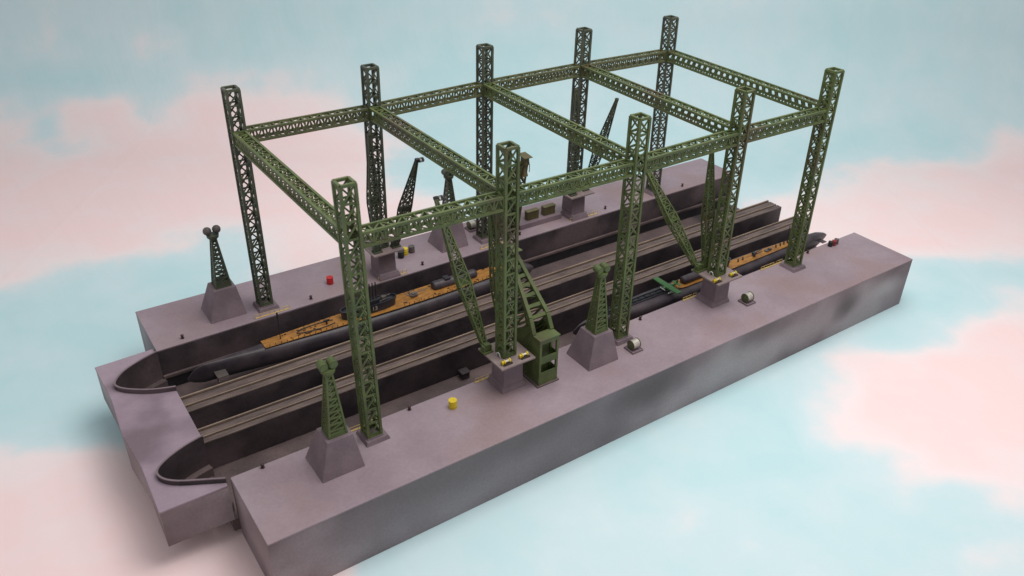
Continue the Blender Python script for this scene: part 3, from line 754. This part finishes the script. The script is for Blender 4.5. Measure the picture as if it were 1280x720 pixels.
# near submarine
sub2=empty('submarine',(3.55,.415,-.335)); tag(sub2,'grey submarine in the near bay, its blunt bow poking out at the right end','submarine','submarines in the dock')
c=V(sub2.location)
DZ=-.009
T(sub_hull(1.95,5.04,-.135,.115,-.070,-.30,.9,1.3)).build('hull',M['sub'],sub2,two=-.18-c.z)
T(deck_shape([(3.02,.045),(3.1,.060),(3.7,.056),(4.2,.047),(4.56,.034)],-.0615)).build('deck',M['lino'],sub2)
T(deck_strip(2.15,3.0,.030,.034,-.063,.006)).build('catapult_bed',M['subdark'],sub2)
s=MB(); 
for yy in(-.018,.018): s.bar((2.2,yy,-.05),(3.0,yy,-.05),.006,.01)
for k in range(12): s.bar((2.24+k*.065,-.022,-.056),(2.24+k*.065,.022,-.056),.006,.006)
T(s).build('catapult_rail',M['black'],sub2)
s=MB(); s.cyl((3.12,0,-.036),(3.44,0,-.036),.036,n=24); s.sphere((3.12,0,-.036),.036,sc=(.5,1,1)); T(s).build('hangar',M['sub'],sub2)
R=[oval(3.40,3.66,.034,-.061),oval(3.40,3.67,.037,.0),oval(3.40,3.675,.039,.022),oval(3.41,3.665,.033,.022),oval(3.41,3.66,.032,.01)]
s=MB(); s.rings(R,smooth=False); tw2=T(s).build('conning_tower',M['subdark'],sub2)
s=MB(); gun(s,4.0,-.061,.10); s.tube([(3.95,-.03,-.03),(4.02,-.036,-.015),(4.08,-.02,-.03)],.0035); T(s).build('deck_gun',M['black'],sub2)
s=MB(); s.cyl((4.17,0,-.061),(4.17,0,-.052),.022,n=14); s.cbox((4.21,.0,-.05),(.03,.024,.016)); T(s).build('hatch_box',M['grey'],sub2)
for x in (3.80,3.86,4.30,4.36,4.41,4.46):
    s=MB(); s.cyl((x,.0,-.061),(x+.004,.01,-.038),.006,n=8); s.bar((x-.012,0,-.05),(x+.012,.01,-.046),.005); T(s).build('cleat',M['black'],sub2)
s=MB(); s.cyl((4.485,.03,-.061),(4.485,.03,.10),.003,n=8); T(s).build('radio_mast',M['black'],sub2)
s=MB()
for x in (4.90,): 
    s.box(x-.03,-.095,-.14,x+.03,-.03,-.135); s.box(x-.03,.03,-.14,x+.03,.095,-.135)
T(s).build('bow_plane',M['sub'],sub2)

# floatplane
pl=empty('floatplane',(2.93,.40,-.079)); tag(pl,'tiny bright green floatplane on the catapult of the near submarine','aircraft')
s=MB(); s.add([(-.035,-.145,.052),(.018,-.145,.052),(.022,0,.047),(.018,.15,.052),(-.035,.15,.052),(-.04,0,.047),
               (-.033,-.143,.059),(.016,-.143,.059),(.020,0,.057),(.016,.148,.059),(-.033,.148,.059),(-.038,0,.057)],
              [(0,5,2,1),(5,4,3,2),(6,7,8,11),(11,8,9,10),(0,1,7,6),(1,2,8,7),(2,3,9,8),(3,4,10,9),(4,5,11,10),(5,0,6,11)])
s.build('wing',M['plane'],pl)
s=MB(); R=[[(x,math.cos(t)*r_,.040+math.sin(t)*r_*1.1) for t in [2*math.pi*k/12 for k in range(12)]] for x,r_ in ((-.055,.009),(-.045,.015),(.0,.016),(.05,.012),(.11,.005))]
s.rings(R); s.build('fuselage',M['plane'],pl)
s=MB(); s.box(.085,-.045,.042,.112,.045,.045); s.box(.092,-.002,.043,.114,.002,.072); s.build('tail',M['plane'],pl)
s=MB()
for yy in (-.045,.045): s.sphere((0,yy,.009),.009,10,6,(4.5,1,1)); s.bar((-.01,yy,.014),(-.01,yy*.5,.05),.003); s.bar((.015,yy,.014),(.015,yy*.5,.05),.003)
s.build('float',M['white'],pl)
s=MB(); s.cyl((-.058,0,.04),(-.064,0,.04),.006,n=10); s.bar((-.061,-.03,.04),(-.061,.03,.04),.004,.002); s.build('propeller',M['white'],pl)

# ------------------------------------------------------------------ light
w=bpy.data.worlds.new('World'); S.world=w; w.use_nodes=True
w.node_tree.nodes['Background'].inputs[0].default_value=(.97,.98,1,1); w.node_tree.nodes['Background'].inputs[1].default_value=.50
def area(name,loc,tgt,size,power,col):
    l=bpy.data.lights.new(name,'AREA'); l.shape='RECTANGLE'; l.size=size[0]; l.size_y=size[1]; l.energy=power; l.color=col
    o=bpy.data.objects.new(name,l); COL.objects.link(o); o.location=loc
    o.rotation_euler=(V(tgt)-V(loc)).to_track_quat('-Z','Y').to_euler(); return o
area('ceiling_lamp',(2.7,-.4,7.0),(2.1,.6,0),(5.5,5.5),540,(1,.985,.96))
S.view_settings.view_transform='Standard'; S.view_settings.look='None'; S.view_settings.exposure=0; S.view_settings.gamma=1
S.render.engine='CYCLES'; S.cycles.max_bounces=5
S.render.resolution_x=1024; S.render.resolution_y=576
